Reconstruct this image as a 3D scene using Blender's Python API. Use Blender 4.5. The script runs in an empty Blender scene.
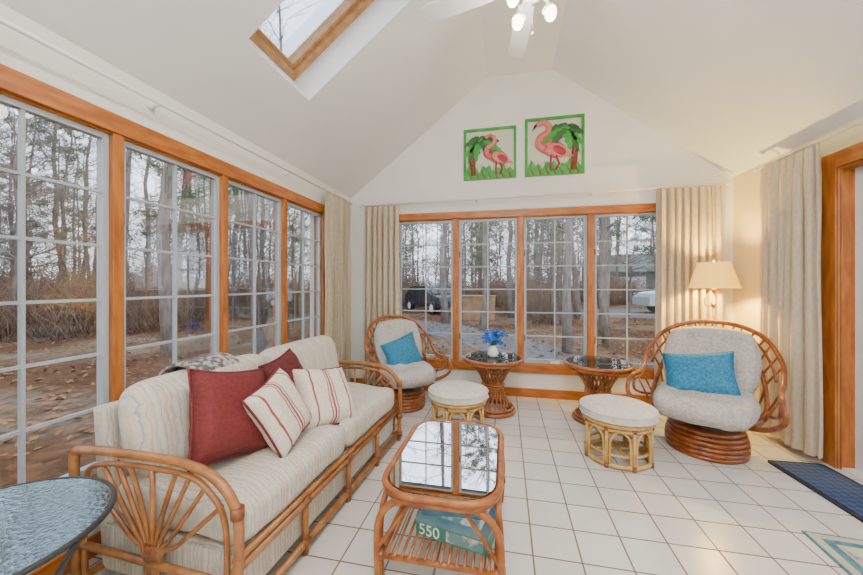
import bpy, math, random
from mathutils import Vector, Matrix, noise
random.seed(7)
R=random.Random(11)
pi=math.pi
# ------------------------------------------------------------------ materials
def newmat(name):
    m=bpy.data.materials.new(name); m.use_nodes=True
    nt=m.node_tree; b=nt.nodes['Principled BSDF']
    return m,nt,b
def c4(c): return (c[0],c[1],c[2],1)
def M(name,col,rough=.5,col2=None,scale=8,stretch=(1,1,1),bump=0,metal=0,spec=.5,emis=0,detail=4,lo=.35,hi=.65,sheen=0):
    m,nt,b=newmat(name)
    b.inputs['Base Color'].default_value=c4(col); b.inputs['Roughness'].default_value=rough
    b.inputs['Metallic'].default_value=metal; b.inputs['Specular IOR Level'].default_value=spec
    if sheen: b.inputs['Sheen Weight'].default_value=sheen
    if emis:
        b.inputs['Emission Color'].default_value=c4(col); b.inputs['Emission Strength'].default_value=emis
    if col2 or bump:
        tc=nt.nodes.new('ShaderNodeTexCoord'); mp=nt.nodes.new('ShaderNodeMapping'); mp.inputs['Scale'].default_value=stretch
        n=nt.nodes.new('ShaderNodeTexNoise'); n.inputs['Scale'].default_value=scale; n.inputs['Detail'].default_value=detail
        nt.links.new(tc.outputs['Object'],mp.inputs[0]); nt.links.new(mp.outputs[0],n.inputs['Vector'])
        if col2:
            r=nt.nodes.new('ShaderNodeValToRGB'); r.color_ramp.elements[0].color=c4(col); r.color_ramp.elements[1].color=c4(col2)
            r.color_ramp.elements[0].position=lo; r.color_ramp.elements[1].position=hi
            nt.links.new(n.outputs['Fac'],r.inputs[0]); nt.links.new(r.outputs[0],b.inputs['Base Color'])
        if bump:
            bp=nt.nodes.new('ShaderNodeBump'); bp.inputs['Strength'].default_value=bump; bp.inputs['Distance'].default_value=.01
            nt.links.new(n.outputs['Fac'],bp.inputs['Height']); nt.links.new(bp.outputs[0],b.inputs['Normal'])
    return m
def stripes(name,axis,freq,stops,rough=.85,nz=.06):
    m,nt,b=newmat(name); L=nt.links.new; N=nt.nodes.new
    b.inputs['Roughness'].default_value=rough
    tc=N('ShaderNodeTexCoord'); sx=N('ShaderNodeSeparateXYZ'); L(tc.outputs['Object'],sx.inputs[0])
    nn=N('ShaderNodeTexNoise'); nn.inputs['Scale'].default_value=14; L(tc.outputs['Object'],nn.inputs['Vector'])
    a=N('ShaderNodeMath'); a.operation='MULTIPLY'; a.inputs[1].default_value=freq; L(sx.outputs[axis],a.inputs[0])
    w=N('ShaderNodeMath'); w.operation='MULTIPLY_ADD'; w.inputs[1].default_value=nz; L(nn.outputs['Fac'],w.inputs[0]); L(a.outputs[0],w.inputs[2])
    f=N('ShaderNodeMath'); f.operation='FRACT'; L(w.outputs[0],f.inputs[0])
    r=N('ShaderNodeValToRGB'); el=r.color_ramp.elements
    el[0].position=stops[0][0]; el[0].color=c4(stops[0][1]); el[1].position=stops[-1][0]; el[1].color=c4(stops[-1][1])
    for p,c in stops[1:-1]:
        e=el.new(p); e.color=c4(c)
    L(f.outputs[0],r.inputs[0])
    n2=N('ShaderNodeTexNoise'); n2.inputs['Scale'].default_value=60; L(tc.outputs['Object'],n2.inputs['Vector'])
    mx=N('ShaderNodeMix'); mx.data_type='RGBA'; mx.blend_type='MULTIPLY'; mx.inputs[0].default_value=.35
    L(r.outputs[0],mx.inputs[6]); L(n2.outputs['Fac'],mx.inputs[7])
    hs=N('ShaderNodeHueSaturation'); hs.inputs['Saturation'].default_value=1.0; hs.inputs['Value'].default_value=1.18; L(mx.outputs[2],hs.inputs['Color'])
    L(hs.outputs[0],b.inputs['Base Color'])
    bp=N('ShaderNodeBump'); bp.inputs['Strength'].default_value=.2; bp.inputs['Distance'].default_value=.003; L(n2.outputs['Fac'],bp.inputs['Height']); L(bp.outputs[0],b.inputs['Normal'])
    return m
def glassmat(name,tint=(1,1,1),refl=1.0,rough=0.0,bumpscale=0,ior=1.45,bs=.3):
    m=bpy.data.materials.new(name); m.use_nodes=True; nt=m.node_tree; nt.nodes.clear(); N=nt.nodes.new; L=nt.links.new
    o=N('ShaderNodeOutputMaterial'); t=N('ShaderNodeBsdfTransparent'); t.inputs[0].default_value=c4(tint)
    g=N('ShaderNodeBsdfGlossy'); g.inputs['Roughness'].default_value=rough
    fr=N('ShaderNodeFresnel'); fr.inputs[0].default_value=ior
    mu=N('ShaderNodeMath'); mu.operation='MULTIPLY'; mu.inputs[1].default_value=refl; mu.use_clamp=True
    mx=N('ShaderNodeMixShader'); L(fr.outputs[0],mu.inputs[0]); L(mu.outputs[0],mx.inputs[0]); L(t.outputs[0],mx.inputs[1]); L(g.outputs[0],mx.inputs[2]); L(mx.outputs[0],o.inputs[0])
    if bumpscale:
        tc=N('ShaderNodeTexCoord'); v=N('ShaderNodeTexVoronoi'); v.inputs['Scale'].default_value=bumpscale; L(tc.outputs['Object'],v.inputs['Vector'])
        bp=N('ShaderNodeBump'); bp.inputs['Strength'].default_value=bs; bp.inputs['Distance'].default_value=.004; L(v.outputs[0],bp.inputs['Height'])
        L(bp.outputs[0],g.inputs['Normal'])
        g.inputs[0].default_value=(.66,.82,.88,1)
        rp=N('ShaderNodeValToRGB'); rp.color_ramp.elements[0].color=c4([q*.45 for q in tint]); rp.color_ramp.elements[1].color=c4(tint); rp.color_ramp.elements[1].position=.5
        L(v.outputs[0],rp.inputs[0]); L(rp.outputs[0],t.inputs[0])
    return m
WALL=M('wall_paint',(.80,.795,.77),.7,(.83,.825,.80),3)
WALLR=M('wall_paint_lamp_glow',(.84,.73,.42),.7,(.86,.75,.46),3)  # floor lamp's yellow glow painted into the right wall's colour
CEIL=M('ceiling_paint',(.80,.82,.85),.8,(.83,.85,.88),2)
WOOD=M('orange_wood',(.31,.085,.010),.35,(.48,.16,.028),5,(6,6,1.2),.08)
WOODL=M('orange_wood_y',(.31,.085,.010),.35,(.48,.16,.028),5,(6,1.2,6),.08)
WOODX=M('orange_wood_x',(.31,.085,.010),.35,(.48,.16,.028),5,(1.2,6,6),.08)
PINE=M('skylight_pine',(.40,.20,.075),.4,(.54,.30,.13),5,(4,4,4))
RAT=M('rattan',(.21,.052,.010),.3,(.38,.13,.032),14,(1,1,1),.15)
RATD=M('rattan_dark',(.16,.036,.007),.28,(.29,.085,.018),14,(1,1,1),.15)
RATS=M('rattan_sofa',(.22,.078,.019),.3,(.37,.155,.047),14,(1,1,1),.15)
RATL=M('rattan_light',(.45,.25,.06),.3,(.62,.40,.13),14,(1,1,1),.15)
BIND=M('rattan_binding',(.16,.045,.012),.5,(.28,.10,.03),60)
WHITE=M('white_paint',(.78,.79,.80),.35)
SASH=M('sash_backlit_grey',(.38,.42,.47),.4)  # white sash and muntins, backlit shade put into the grey-blue colour
METALW=M('white_metal',(.78,.78,.78),.3)
CREAM=M('cream_canvas',(.57,.53,.47),.85,(.67,.63,.57),30,(1,1,1),.3)
CUSH=M('grey_linen',(.38,.35,.33),.9,(.54,.51,.48),45,(1,1,1),.3)
RED=M('red_fabric',(.105,.009,.011),.8,(.16,.016,.016),60,(1,1,1),.3)
RED2=M('red_fabric_deep',(.075,.006,.008),.8,(.12,.011,.012),60,(1,1,1),.3)
BLUE=M('blue_fabric',(.012,.13,.27),.8,(.03,.24,.41),50,(1,1,1),.4)
DARK=M('dark_metal',(.02,.02,.022),.4)
BLACK=M('black',(.01,.01,.01),.4)
BRASS=M('brass',(.6,.45,.2),.3,metal=1)
def curtain_mat():
    m,nt,b=newmat('curtain_fabric'); N=nt.nodes.new; L=nt.links.new
    tc=N('ShaderNodeTexCoord'); mp=N('ShaderNodeMapping'); mp.inputs['Scale'].default_value=(60,60,24); n=N('ShaderNodeTexNoise'); n.inputs['Scale'].default_value=1
    r=N('ShaderNodeValToRGB'); r.color_ramp.elements[0].color=(.60,.51,.38,1); r.color_ramp.elements[1].color=(.70,.62,.49,1); r.color_ramp.elements[0].position=.35; r.color_ramp.elements[1].position=.65
    L(tc.outputs['Object'],mp.inputs[0]); L(mp.outputs[0],n.inputs['Vector']); L(n.outputs['Fac'],r.inputs[0]); L(r.outputs[0],b.inputs['Base Color']); b.inputs['Roughness'].default_value=.9
    t=N('ShaderNodeBsdfTranslucent'); t.inputs[0].default_value=(.82,.72,.55,1)
    mx=N('ShaderNodeMixShader'); mx.inputs[0].default_value=.2; o=nt.nodes['Material Output']
    L(b.outputs[0],mx.inputs[1]); L(t.outputs[0],mx.inputs[2]); L(mx.outputs[0],o.inputs[0]); return m
CURT=curtain_mat()
SHADE=M('lamp_shade_fabric',(1.0,.58,.10),.8,emis=1.2)
BULB=M('lit_globe',(1.0,.84,.58),.4,emis=7)
GLASS=glassmat('window_glass',(.98,.99,.99),.6)
TGLASS=glassmat('table_glass',(.78,.91,.88),1.1)
PGLASS=glassmat('pebbled_glass',(.62,.78,.80),4.0,.12,80,bs=.22)
cr=(.56,.50,.41); cr2=(.64,.58,.49); bl=(.29,.35,.44); tn=(.50,.37,.26); gr=(.42,.42,.42)
st=[(0,cr2),(.10,cr2),(.13,bl),(.16,cr),(.26,cr2),(.30,tn),(.32,cr2),(.43,gr),(.46,cr2),(.58,cr),(.62,bl),(.65,cr2),(.78,tn),(.80,cr2),(.90,gr),(1,cr2)]
SOFAY=stripes('sofa_stripe_y',1,8,st,nz=.3); SOFAX=stripes('sofa_stripe_x',0,8,st,nz=.3)
RW=(.68,.61,.53); RR=(.28,.05,.045)
PSTR=stripes('pillow_stripe',0,2.4,[(0,RR),(.012,RR),(.018,RW),(.035,RW),(.040,RR),(.052,RR),(.058,RW),(.26,RW),(.266,RR),(.285,RR),(.291,RW),(.709,RW),(.715,RR),(.734,RR),(.74,RW),(.942,RW),(.948,RR),(.96,RR),(.965,RW),(.982,RW),(.988,RR),(1,RR)],nz=0)
def floor_mat():
    m,nt,b=newmat('floor_tile'); N=nt.nodes.new; L=nt.links.new
    tc=N('ShaderNodeTexCoord'); mp=N('ShaderNodeMapping'); mp.inputs['Location'].default_value=(.09,.06,0)
    br=N('ShaderNodeTexBrick'); br.offset=0; br.squash=1; br.inputs['Scale'].default_value=1
    br.inputs['Brick Width'].default_value=.222; br.inputs['Row Height'].default_value=.222; br.inputs['Mortar Size'].default_value=.0042; br.inputs['Mortar Smooth'].default_value=.15; br.inputs['Bias'].default_value=0
    br.inputs['Color1'].default_value=(.71,.685,.645,1); br.inputs['Color2'].default_value=(.65,.625,.585,1); br.inputs['Mortar'].default_value=(.17,.12,.08,1)
    n=N('ShaderNodeTexNoise'); n.inputs['Scale'].default_value=9; n.inputs['Detail'].default_value=5
    r=N('ShaderNodeValToRGB'); r.color_ramp.elements[0].color=(.88,.86,.83,1); r.color_ramp.elements[1].color=(1,1,1,1)
    mx=N('ShaderNodeMix'); mx.data_type='RGBA'; mx.blend_type='MULTIPLY'; mx.inputs[0].default_value=1
    L(tc.outputs['Object'],mp.inputs[0]); L(mp.outputs[0],br.inputs['Vector']); L(tc.outputs['Object'],n.inputs['Vector']); L(n.outputs['Fac'],r.inputs[0])
    L(br.outputs['Color'],mx.inputs[6]); L(r.outputs[0],mx.inputs[7]); L(mx.outputs[2],b.inputs['Base Color'])
    rr=N('ShaderNodeMapRange'); rr.inputs[3].default_value=.22; rr.inputs[4].default_value=.8; L(br.outputs['Fac'],rr.inputs[0]); L(rr.outputs[0],b.inputs['Roughness'])
    bp=N('ShaderNodeBump'); bp.inputs['Strength'].default_value=.4; bp.inputs['Distance'].default_value=.003; bp.invert=True; L(br.outputs['Fac'],bp.inputs['Height']); L(bp.outputs[0],b.inputs['Normal'])
    return m
FLOOR=floor_mat()
# ------------------------------------------------------------------ mesh builder
def catmull(p,n=8,cyclic=False):
    p=[Vector(q) for q in p]; out=[]; m=len(p)
    rng=m if cyclic else m-1
    for i in range(rng):
        if cyclic: a,b,c,d=p[(i-1)%m],p[i],p[(i+1)%m],p[(i+2)%m]
        else: a,b,c,d=p[max(i-1,0)],p[i],p[i+1],p[min(i+2,m-1)]
        for k in range(n):
            t=k/n; out.append(.5*((2*b)+(c-a)*t+(2*a-5*b+4*c-d)*t*t+(3*b-a-3*c+d)*t**3))
    if not cyclic: out.append(p[-1])
    return out
class MB:
    def __init__(s): s.v=[];s.f=[];s.m=[];s.sm=[];s.mats=[]
    def mi(s,mat):
        if mat not in s.mats: s.mats.append(mat)
        return s.mats.index(mat)
    def face(s,idx,mat,smooth=False): s.f.append(tuple(idx)); s.m.append(s.mi(mat)); s.sm.append(smooth)
    def add(s,vs): b=len(s.v); s.v.extend(Vector(q) for q in vs); return b
    def hexa(s,c,mat):
        b=s.add(c)
        for f in ((0,3,2,1),(4,5,6,7),(0,1,5,4),(1,2,6,5),(2,3,7,6),(3,0,4,7)): s.face([b+i for i in f],mat)
    def box(s,a,b,mat):
        x0,y0,z0=a;x1,y1,z1=b
        s.hexa([(x0,y0,z0),(x1,y0,z0),(x1,y1,z0),(x0,y1,z0),(x0,y0,z1),(x1,y0,z1),(x1,y1,z1),(x0,y1,z1)],mat)
    def prism(s,poly,mat,ext):
        ext=Vector(ext); n=len(poly); b=s.add(poly); s.add([Vector(p)+ext for p in poly])
        s.face([b+i for i in range(n)],mat); s.face([b+n+i for i in reversed(range(n))],mat)
        for i in range(n): j=(i+1)%n; s.face([b+i,b+n+i,b+n+j,b+j],mat)
    def tube(s,pts,r,mat,seg=8,cyclic=False,flat=None):
        pts=[Vector(p) for p in pts]; n=len(pts)
        rs=r if isinstance(r,(list,tuple)) else [r]*n
        T=[]
        for i in range(n):
            if cyclic: t=pts[(i+1)%n]-pts[i-1]
            else: t=pts[min(i+1,n-1)]-pts[max(i-1,0)]
            T.append(t.normalized() if t.length>1e-9 else Vector((0,0,1)))
        up=Vector((0,0,1)) if abs(T[0].z)<.9 else Vector((1,0,0))
        nrm=T[0].cross(up).normalized(); rings=[]
        for i in range(n):
            if i: 
                nrm=nrm-T[i]*nrm.dot(T[i])
                nrm=nrm.normalized() if nrm.length>1e-6 else T[i].orthogonal().normalized()
            bn=T[i].cross(nrm); ring=[]
            for k in range(seg):
                a=2*pi*k/seg; o=nrm*math.cos(a)+bn*math.sin(a)
                if flat: o=Vector((o.x*flat[0],o.y*flat[1],o.z*flat[2]))
                ring.append(pts[i]+o*rs[i])
            rings.append(s.add(ring))
        for i in range(n-1):
            for k in range(seg):
                l=(k+1)%seg; s.face([rings[i]+k,rings[i]+l,rings[i+1]+l,rings[i+1]+k],mat,True)
        if cyclic:
            best=min(range(seg),key=lambda q:(s.v[rings[-1]]-s.v[rings[0]+q]).length)
            for k in range(seg):
                l=(k+1)%seg; s.face([rings[-1]+k,rings[-1]+l,rings[0]+(l+best)%seg,rings[0]+(k+best)%seg],mat,True)
        else:
            s.face([rings[0]+k for k in reversed(range(seg))],mat); s.face([rings[-1]+k for k in range(seg)],mat)
    def ring(s,c,R_,r,mat,n=40,seg=8,ry=None):
        c=Vector(c); ry=ry or R_
        s.tube([c+Vector((R_*math.cos(2*pi*i/n),ry*math.sin(2*pi*i/n),0)) for i in range(n)],r,mat,seg,True)
    def lathe(s,c,prof,mat,n=32,smooth=True):
        c=Vector(c); rings=[s.add([c+Vector((max(r,1e-4)*math.cos(2*pi*k/n),max(r,1e-4)*math.sin(2*pi*k/n),z)) for k in range(n)]) for r,z in prof]
        for i in range(len(prof)-1):
            for k in range(n):
                l=(k+1)%n; s.face([rings[i]+k,rings[i]+l,rings[i+1]+l,rings[i+1]+k],mat,smooth)
    def ell(s,c,r,mat,n=12,m=8,rot=None):
        c=Vector(c); rings=[]
        for i in range(m+1):
            ph=-pi/2+pi*i/m; ring=[]
            for k in range(n):
                a=2*pi*k/n; v=Vector((r[0]*math.cos(ph)*math.cos(a),r[1]*math.cos(ph)*math.sin(a),r[2]*math.sin(ph)))
                if rot: v=rot@v
                ring.append(c+v)
            rings.append(s.add(ring))
        for i in range(m):
            for k in range(n):
                l=(k+1)%n; s.face([rings[i]+k,rings[i]+l,rings[i+1]+l,rings[i+1]+k],mat,True)
    def obj(s,name,parent=None,loc=(0,0,0),rot=(0,0,0),mat=None,bevel=0,subsurf=0):
        me=bpy.data.meshes.new(name); me.from_pydata([tuple(v) for v in s.v],[],s.f)
        for m in s.mats: me.materials.append(m)
        me.polygons.foreach_set('material_index',s.m); me.polygons.foreach_set('use_smooth',s.sm); me.update()
        o=bpy.data.objects.new(name,me); bpy.context.scene.collection.objects.link(o)
        if parent: o.parent=parent
        if mat is not None: o.matrix_local=mat
        else: o.location=loc; o.rotation_euler=rot
        if bevel:
            md=o.modifiers.new('bevel','BEVEL'); md.width=bevel; md.segments=2; md.limit_method='ANGLE'
        if subsurf:
            md=o.modifiers.new('sub','SUBSURF'); md.levels=subsurf; md.render_levels=subsurf
        return o
def empty(name,loc=(0,0,0),rz=0,scale=(1,1,1)):
    e=bpy.data.objects.new(name,None); bpy.context.scene.collection.objects.link(e); e.location=loc; e.rotation_euler=(0,0,rz); e.scale=scale; e.empty_display_size=.1; return e
def cushion(name,size,mat,matrix,parent=None,r=.05,crown=.03,n=14,wr=.006,tufts=None,seed=0,oval=0):
    h=Vector(size)*.5; r=min(r,min(h)*.98); b=MB(); idx={}
    def ax(i): 
        t=-1+2*i/n; return math.copysign(abs(t)**.75,t)
    def vert(p):
        k=tuple(round(q,5) for q in p)
        if k in idx: return idx[k]
        P=Vector((p[0]*h.x,p[1]*h.y,p[2]*h.z)); q=Vector([max(-(h[i]-r),min(h[i]-r,P[i])) for i in range(3)])
        d=P-q
        if d.length>1e-9: d=d.normalized()*r
        o=q+d
        cz=crown*max(0,(1-p[0]**2))**.6*max(0,(1-p[1]**2))**.6
        o.z+=cz*p[2]
        nz=noise.noise(Vector((o.x*5+seed*7,o.y*5,o.z*5+seed*5)))
        nz2=noise.noise(Vector((o.x*14+3,o.y*14+seed*9,o.z*9)))
        o+=Vector((0,0,1))*p[2]*(nz*wr*2.2+nz2*wr)
        if tufts:
            for tx,ty in tufts:
                dd=((o.x-tx)**2+(o.y-ty)**2)/.0030
                o.z-=p[2]*.055*math.exp(-dd)
        if oval:
            nx,ny=o.x/h.x,o.y/h.y; o.x*=1-oval*ny*ny; o.y*=1-oval*nx*nx
        idx[k]=len(b.v); b.v.append(o); return idx[k]
    for a in range(3):
        for sg in (-1,1):
            for i in range(n):
                for j in range(n):
                    q=[]
                    for (di,dj) in ((0,0),(1,0),(1,1),(0,1)):
                        p=[0,0,0]; p[a]=sg; p[(a+1)%3]=ax(i+di); p[(a+2)%3]=ax(j+dj); q.append(vert(p))
                    if sg<0: q=q[::-1]
                    b.face(q,mat,True)
    return b.obj(name,parent,mat=matrix,subsurf=1)
def pillow(name,w,hh,t,mat,matrix,parent=None,n=16,piping=None,seed=0):
    b=MB(); g={}
    for s in (1,-1):
        for i in range(n+1):
            for j in range(n+1):
                u=-1+2*i/n; v=-1+2*j/n; edge=(i in(0,n) or j in (0,n))
                if s<0 and edge: g[(s,i,j)]=g[(1,i,j)]; continue
                x=w/2*u*(1-.09*(1-v*v)); y=hh/2*v*(1-.09*(1-u*u))
                z=t/2*((1-u**4)*(1-v**4))**.55 if not edge else 0
                z*=1+.22*noise.noise(Vector((u*1.8+seed,v*1.8,s)))+.1*noise.noise(Vector((u*5+seed,v*5,s)))
                g[(s,i,j)]=b.add([(x,y,z*s)])
    for s in (1,-1):
        for i in range(n):
            for j in range(n):
                q=[g[(s,i,j)],g[(s,i+1,j)],g[(s,i+1,j+1)],g[(s,i,j+1)]]
                b.face(q if s>0 else q[::-1],mat,True)
    if piping:
        ed=[g[(1,i,0)] for i in range(n)]+[g[(1,n,j)] for j in range(n)]+[g[(1,i,n)] for i in range(n,0,-1)]+[g[(1,0,j)] for j in range(n,0,-1)]
        b.tube([b.v[q].copy() for q in ed],.006,piping,6,True)
    return b.obj(name,parent,mat=matrix)
def frame(loc,normal,up=(0,0,1),roll=0):
    z=Vector(normal).normalized(); x=Vector(up).cross(z).normalized(); y=z.cross(x)
    m=Matrix((x,y,z)).transposed().to_4x4(); m=Matrix.Translation(Vector(loc))@m@Matrix.Rotation(roll,4,'Z'); return m
def light(name,typ,loc,energy,col,parent=None,size=.1,rot=(0,0,0),shape=None):
    l=bpy.data.lights.new(name,typ); l.energy=energy; l.color=col
    if typ=='AREA': l.size=size; l.shape=shape or 'DISK'
    else: l.shadow_soft_size=size
    o=bpy.data.objects.new(name,l); bpy.context.scene.collection.objects.link(o); o.location=loc; o.rotation_euler=rot
    if parent: o.parent=parent
    return o
# ------------------------------------------------------------------ room
XL,XR,YB,YN=-1.93,2.30,4.12,-1.6
ZE,ZT=2.40,3.74; TX0,TX1=-.21,.52; TH=.15
b=MB(); b.box((XL-TH,YN-TH,-.12),(XR+TH,YB+TH,0),FLOOR); b.obj('floor')
LY=[.71,1.385,2.07,2.75,3.43]; WZ0,WZ1=.36,2.07
oy0,oy1=LY[0]-.02,LY[-1]-.02
b=MB()
b.box((XL-TH,YN,0),(XL,YB,WZ0),WALL); b.box((XL-TH,YN,WZ1),(XL,YB,ZE),WALL); b.box((XL-TH,oy1,WZ0),(XL,YB,WZ1),WALL); b.box((XL-TH,YN,WZ0),(XL,oy0,WZ1),WALL)
b.obj('wall_left')
BX=[-1.33,-.575,.18,.935,1.69]; bx0,bx1=BX[0]+.02,BX[-1]-.02; BZ0,BZ1=.37,2.09
b=MB()
b.box((XL-TH,YB,0),(XR+TH,YB+TH,BZ0),WALL); b.box((XL-TH,YB,BZ1),(XR+TH,YB+TH,ZE),WALL); b.box((XL-TH,YB,BZ0),(bx0,YB+TH,BZ1),WALL); b.box((bx1,YB,BZ0),(XR+TH,YB+TH,BZ1),WALL)
b.prism([(XL,YB,ZE),(XR,YB,ZE),(TX1,YB,ZT),(TX0,YB,ZT)],WALL,(0,TH,0)); b.obj('wall_back')
b=MB(); b.box((XL-TH,YN-TH,0),(XR+TH,YN,ZE),WALL); b.prism([(XL,YN,ZE),(XR,YN,ZE),(TX1,YN,ZT),(TX0,YN,ZT)],WALL,(0,-TH,0)); b.obj('wall_rear')
DY0,DY1,DZ=1.05,2.97,2.12
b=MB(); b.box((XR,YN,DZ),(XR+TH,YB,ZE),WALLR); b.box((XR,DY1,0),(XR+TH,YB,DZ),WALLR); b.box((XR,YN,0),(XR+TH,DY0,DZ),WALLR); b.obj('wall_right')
b=MB(); 
def slab(P0,P1,y0,y1,s0,s1,o0,o1,mat,bb):
    P0=Vector((P0[0],0,P0[1]));P1=Vector((P1[0],0,P1[1])); d=(P1-P0).normalized(); nn=Vector((-d.z,0,d.x)); 
    if nn.z<0: nn=-nn
    def q(s,y,o): return P0+d*s+nn*o+Vector((0,y,0))
    bb.hexa([q(s0,y0,o0),q(s1,y0,o0),q(s1,y1,o0),q(s0,y1,o0),q(s0,y0,o1),q(s1,y0,o1),q(s1,y1,o1),q(s0,y1,o1)],mat)
LP0,LP1=(XL,ZE),(TX0,ZT); LL=math.hypot(LP1[0]-LP0[0],LP1[1]-LP0[1]); sx=LL/(TX0-XL)
h0,h1=(.43)*sx,(1.36)*sx; hy0,hy1=1.77,2.44
y0,y1=YN-TH,YB+TH
slab(LP0,LP1,y0,y1,-.25,h0,0,.06,CEIL,b); slab(LP0,LP1,y0,y1,h1,LL+.03,0,.06,CEIL,b)
slab(LP0,LP1,y0,hy0,h0,h1,0,.06,CEIL,b); slab(LP0,LP1,hy1,y1,h0,h1,0,.06,CEIL,b)
RP0,RP1=(XR,ZE),(TX1,ZT); RL=math.hypot(RP1[0]-RP0[0],RP1[1]-RP0[1])
slab(RP0,RP1,y0,y1,-.25,RL+.03,0,.06,CEIL,b)
b.box((TX0-.02,y0,ZT),(TX1+.02,y1,ZT+.06),CEIL)
b.obj('ceiling')
# skylight
b=MB(); e=.02; D=.34; g0=.21; g1=.31
slab(LP0,LP1,hy0-e,hy0,h0-e,h1+e,.0605,D,CEIL,b); slab(LP0,LP1,hy1,hy1+e,h0-e,h1+e,.0605,D,CEIL,b)
slab(LP0,LP1,hy0,hy1,h0-e,h0,.0605,D,CEIL,b); slab(LP0,LP1,hy0,hy1,h1,h1+e,.0605,D,CEIL,b)
slab(LP0,LP1,hy0,hy0+.055,h0,h1,g0,g1,PINE,b); slab(LP0,LP1,hy1-.055,hy1,h0,h1,g0,g1,PINE,b)
slab(LP0,LP1,hy0+.055,hy1-.055,h0,h0+.055,g0,g1,PINE,b); slab(LP0,LP1,hy0+.055,hy1-.055,h1-.055,h1,g0,g1,PINE,b)
slab(LP0,LP1,hy0+.055,hy0+.085,h0+.055,h1-.055,g0+.03,g1,PINE,b); slab(LP0,LP1,hy1-.085,hy1-.055,h0+.055,h1-.055,g0+.03,g1,PINE,b)
slab(LP0,LP1,hy0+.085,hy1-.085,h0+.055,h0+.085,g0+.03,g1,PINE,b)
slab(LP0,LP1,hy0+.055,hy1-.055,h0+.055,h1-.055,g0+.06,g0+.064,GLASS,b)
b.obj('skylight_window')
# windows
def window_unit(name,a0,a1,z0,z1,axis,face):
    b=MB()
    def bx(u0,u1,zz0,zz1,d0,d1,mat):
        if axis=='y': b.box((face-d1,u0,zz0),(face-d0,u1,zz1),mat)
        else: b.box((u0,face+d0,zz0),(u1,face+d1,zz1),mat)
    s=.026; o=-.035
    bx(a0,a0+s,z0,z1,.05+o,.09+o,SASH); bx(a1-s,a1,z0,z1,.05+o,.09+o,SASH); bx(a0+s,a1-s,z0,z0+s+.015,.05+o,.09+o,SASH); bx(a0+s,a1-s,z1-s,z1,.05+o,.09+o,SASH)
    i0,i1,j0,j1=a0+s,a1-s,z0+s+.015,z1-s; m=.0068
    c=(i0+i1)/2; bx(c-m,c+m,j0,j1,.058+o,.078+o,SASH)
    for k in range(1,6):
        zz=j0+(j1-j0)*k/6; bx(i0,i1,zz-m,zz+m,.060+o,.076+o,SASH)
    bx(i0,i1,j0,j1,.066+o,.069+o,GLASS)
    cx=(a0+a1)/2
    bx(cx-.05,cx+.05,z0+.002,z0+.03,.0,.015,METALW)
    bx(a0+.002,a0+.012,z0+.25,z0+.32,.005,.015,DARK); bx(a0+.002,a0+.012,z1-.45,z1-.38,.005,.015,DARK)
    return b.obj(name)
wn=1
def mull(b,c,z0,z1,axis,face,w=.045):
    if axis=='y': b.box((face-.10,c-w,z0),(face+.012,c+w,z1),WOOD)
    else: b.box((c-w,face-.012,z0),(c+w,face+.10,z1),WOOD)
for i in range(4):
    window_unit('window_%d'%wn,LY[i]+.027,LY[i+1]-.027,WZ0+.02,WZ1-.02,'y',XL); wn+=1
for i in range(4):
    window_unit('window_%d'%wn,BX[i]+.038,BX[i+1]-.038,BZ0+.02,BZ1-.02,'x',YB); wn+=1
b=MB()
for c in LY[1:-1]: mull(b,c,WZ0,WZ1,'y',XL,.026)
b.box((XL-.10,oy0-.001,WZ0),(XL+.0,LY[0]+.026,WZ1),WOOD); b.box((XL-.10,LY[-1]-.026,WZ0),(XL,oy1+.001,WZ1),WOOD)
b.box((XL-.12,oy0,WZ0-.001),(XL,oy1,WZ0+.02),WOODL); b.box((XL-.12,oy0,WZ1-.02),(XL,oy1,WZ1+.001),WOODL)
b.box((XL,oy0-.08,WZ1-.01),(XL+.022,oy1+.09,WZ1+.085),WOODL); b.box((XL,oy0-.08,WZ0-.07),(XL+.022,oy1+.09,WZ0+.01),WOODL)
b.box((XL,oy0-.08,WZ0+.01),(XL+.02,oy0+.04,WZ1-.01),WOOD); b.box((XL,oy1-.02,WZ0+.01),(XL+.02,oy1+.09,WZ1-.01),WOOD)
b.obj('trim_1',bevel=.004)
b=MB()
for c in BX[1:-1]: mull(b,c,BZ0,BZ1,'x',YB,.037)
b.box((bx0-.001,YB,BZ0),(BX[0]+.037,YB+.10,BZ1),WOOD); b.box((BX[-1]-.037,YB,BZ0),(bx1+.001,YB+.10,BZ1),WOOD)
b.box((bx0,YB,BZ0-.001),(bx1,YB+.12,BZ0+.02),WOODX); b.box((bx0,YB,BZ1-.02),(bx1,YB+.12,BZ1+.001),WOODX)
b.box((bx0-.09,YB-.022,BZ1-.01),(bx1+.09,YB,BZ1+.075),WOODX); b.box((bx0-.09,YB-.03,BZ0-.09),(bx1+.09,YB,BZ0+.01),WOODX)
b.box((bx0-.09,YB-.02,BZ0+.01),(bx0+.02,YB,BZ1-.01),WOOD); b.box((bx1-.02,YB-.02,BZ0+.01),(bx1+.09,YB,BZ1-.01),WOOD)
b.obj('trim_2',bevel=.004)
b=MB(); b.box((XL+.018,YB-.018,0),(XR-.018,YB,.10),WOODX); b.obj('baseboard_back',bevel=.004)
b=MB(); b.box((XL,YN,0),(XL+.018,YB,.10),WOODL); b.obj('baseboard_left',bevel=.004)
b=MB(); b.box((XR-.018,DY1+.115,0),(XR,YB,.10),WOODL); b.box((XR-.018,YN,0),(XR,DY0-.115,.10),WOODL); b.obj('baseboard_right',bevel=.004)
b=MB()
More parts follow.
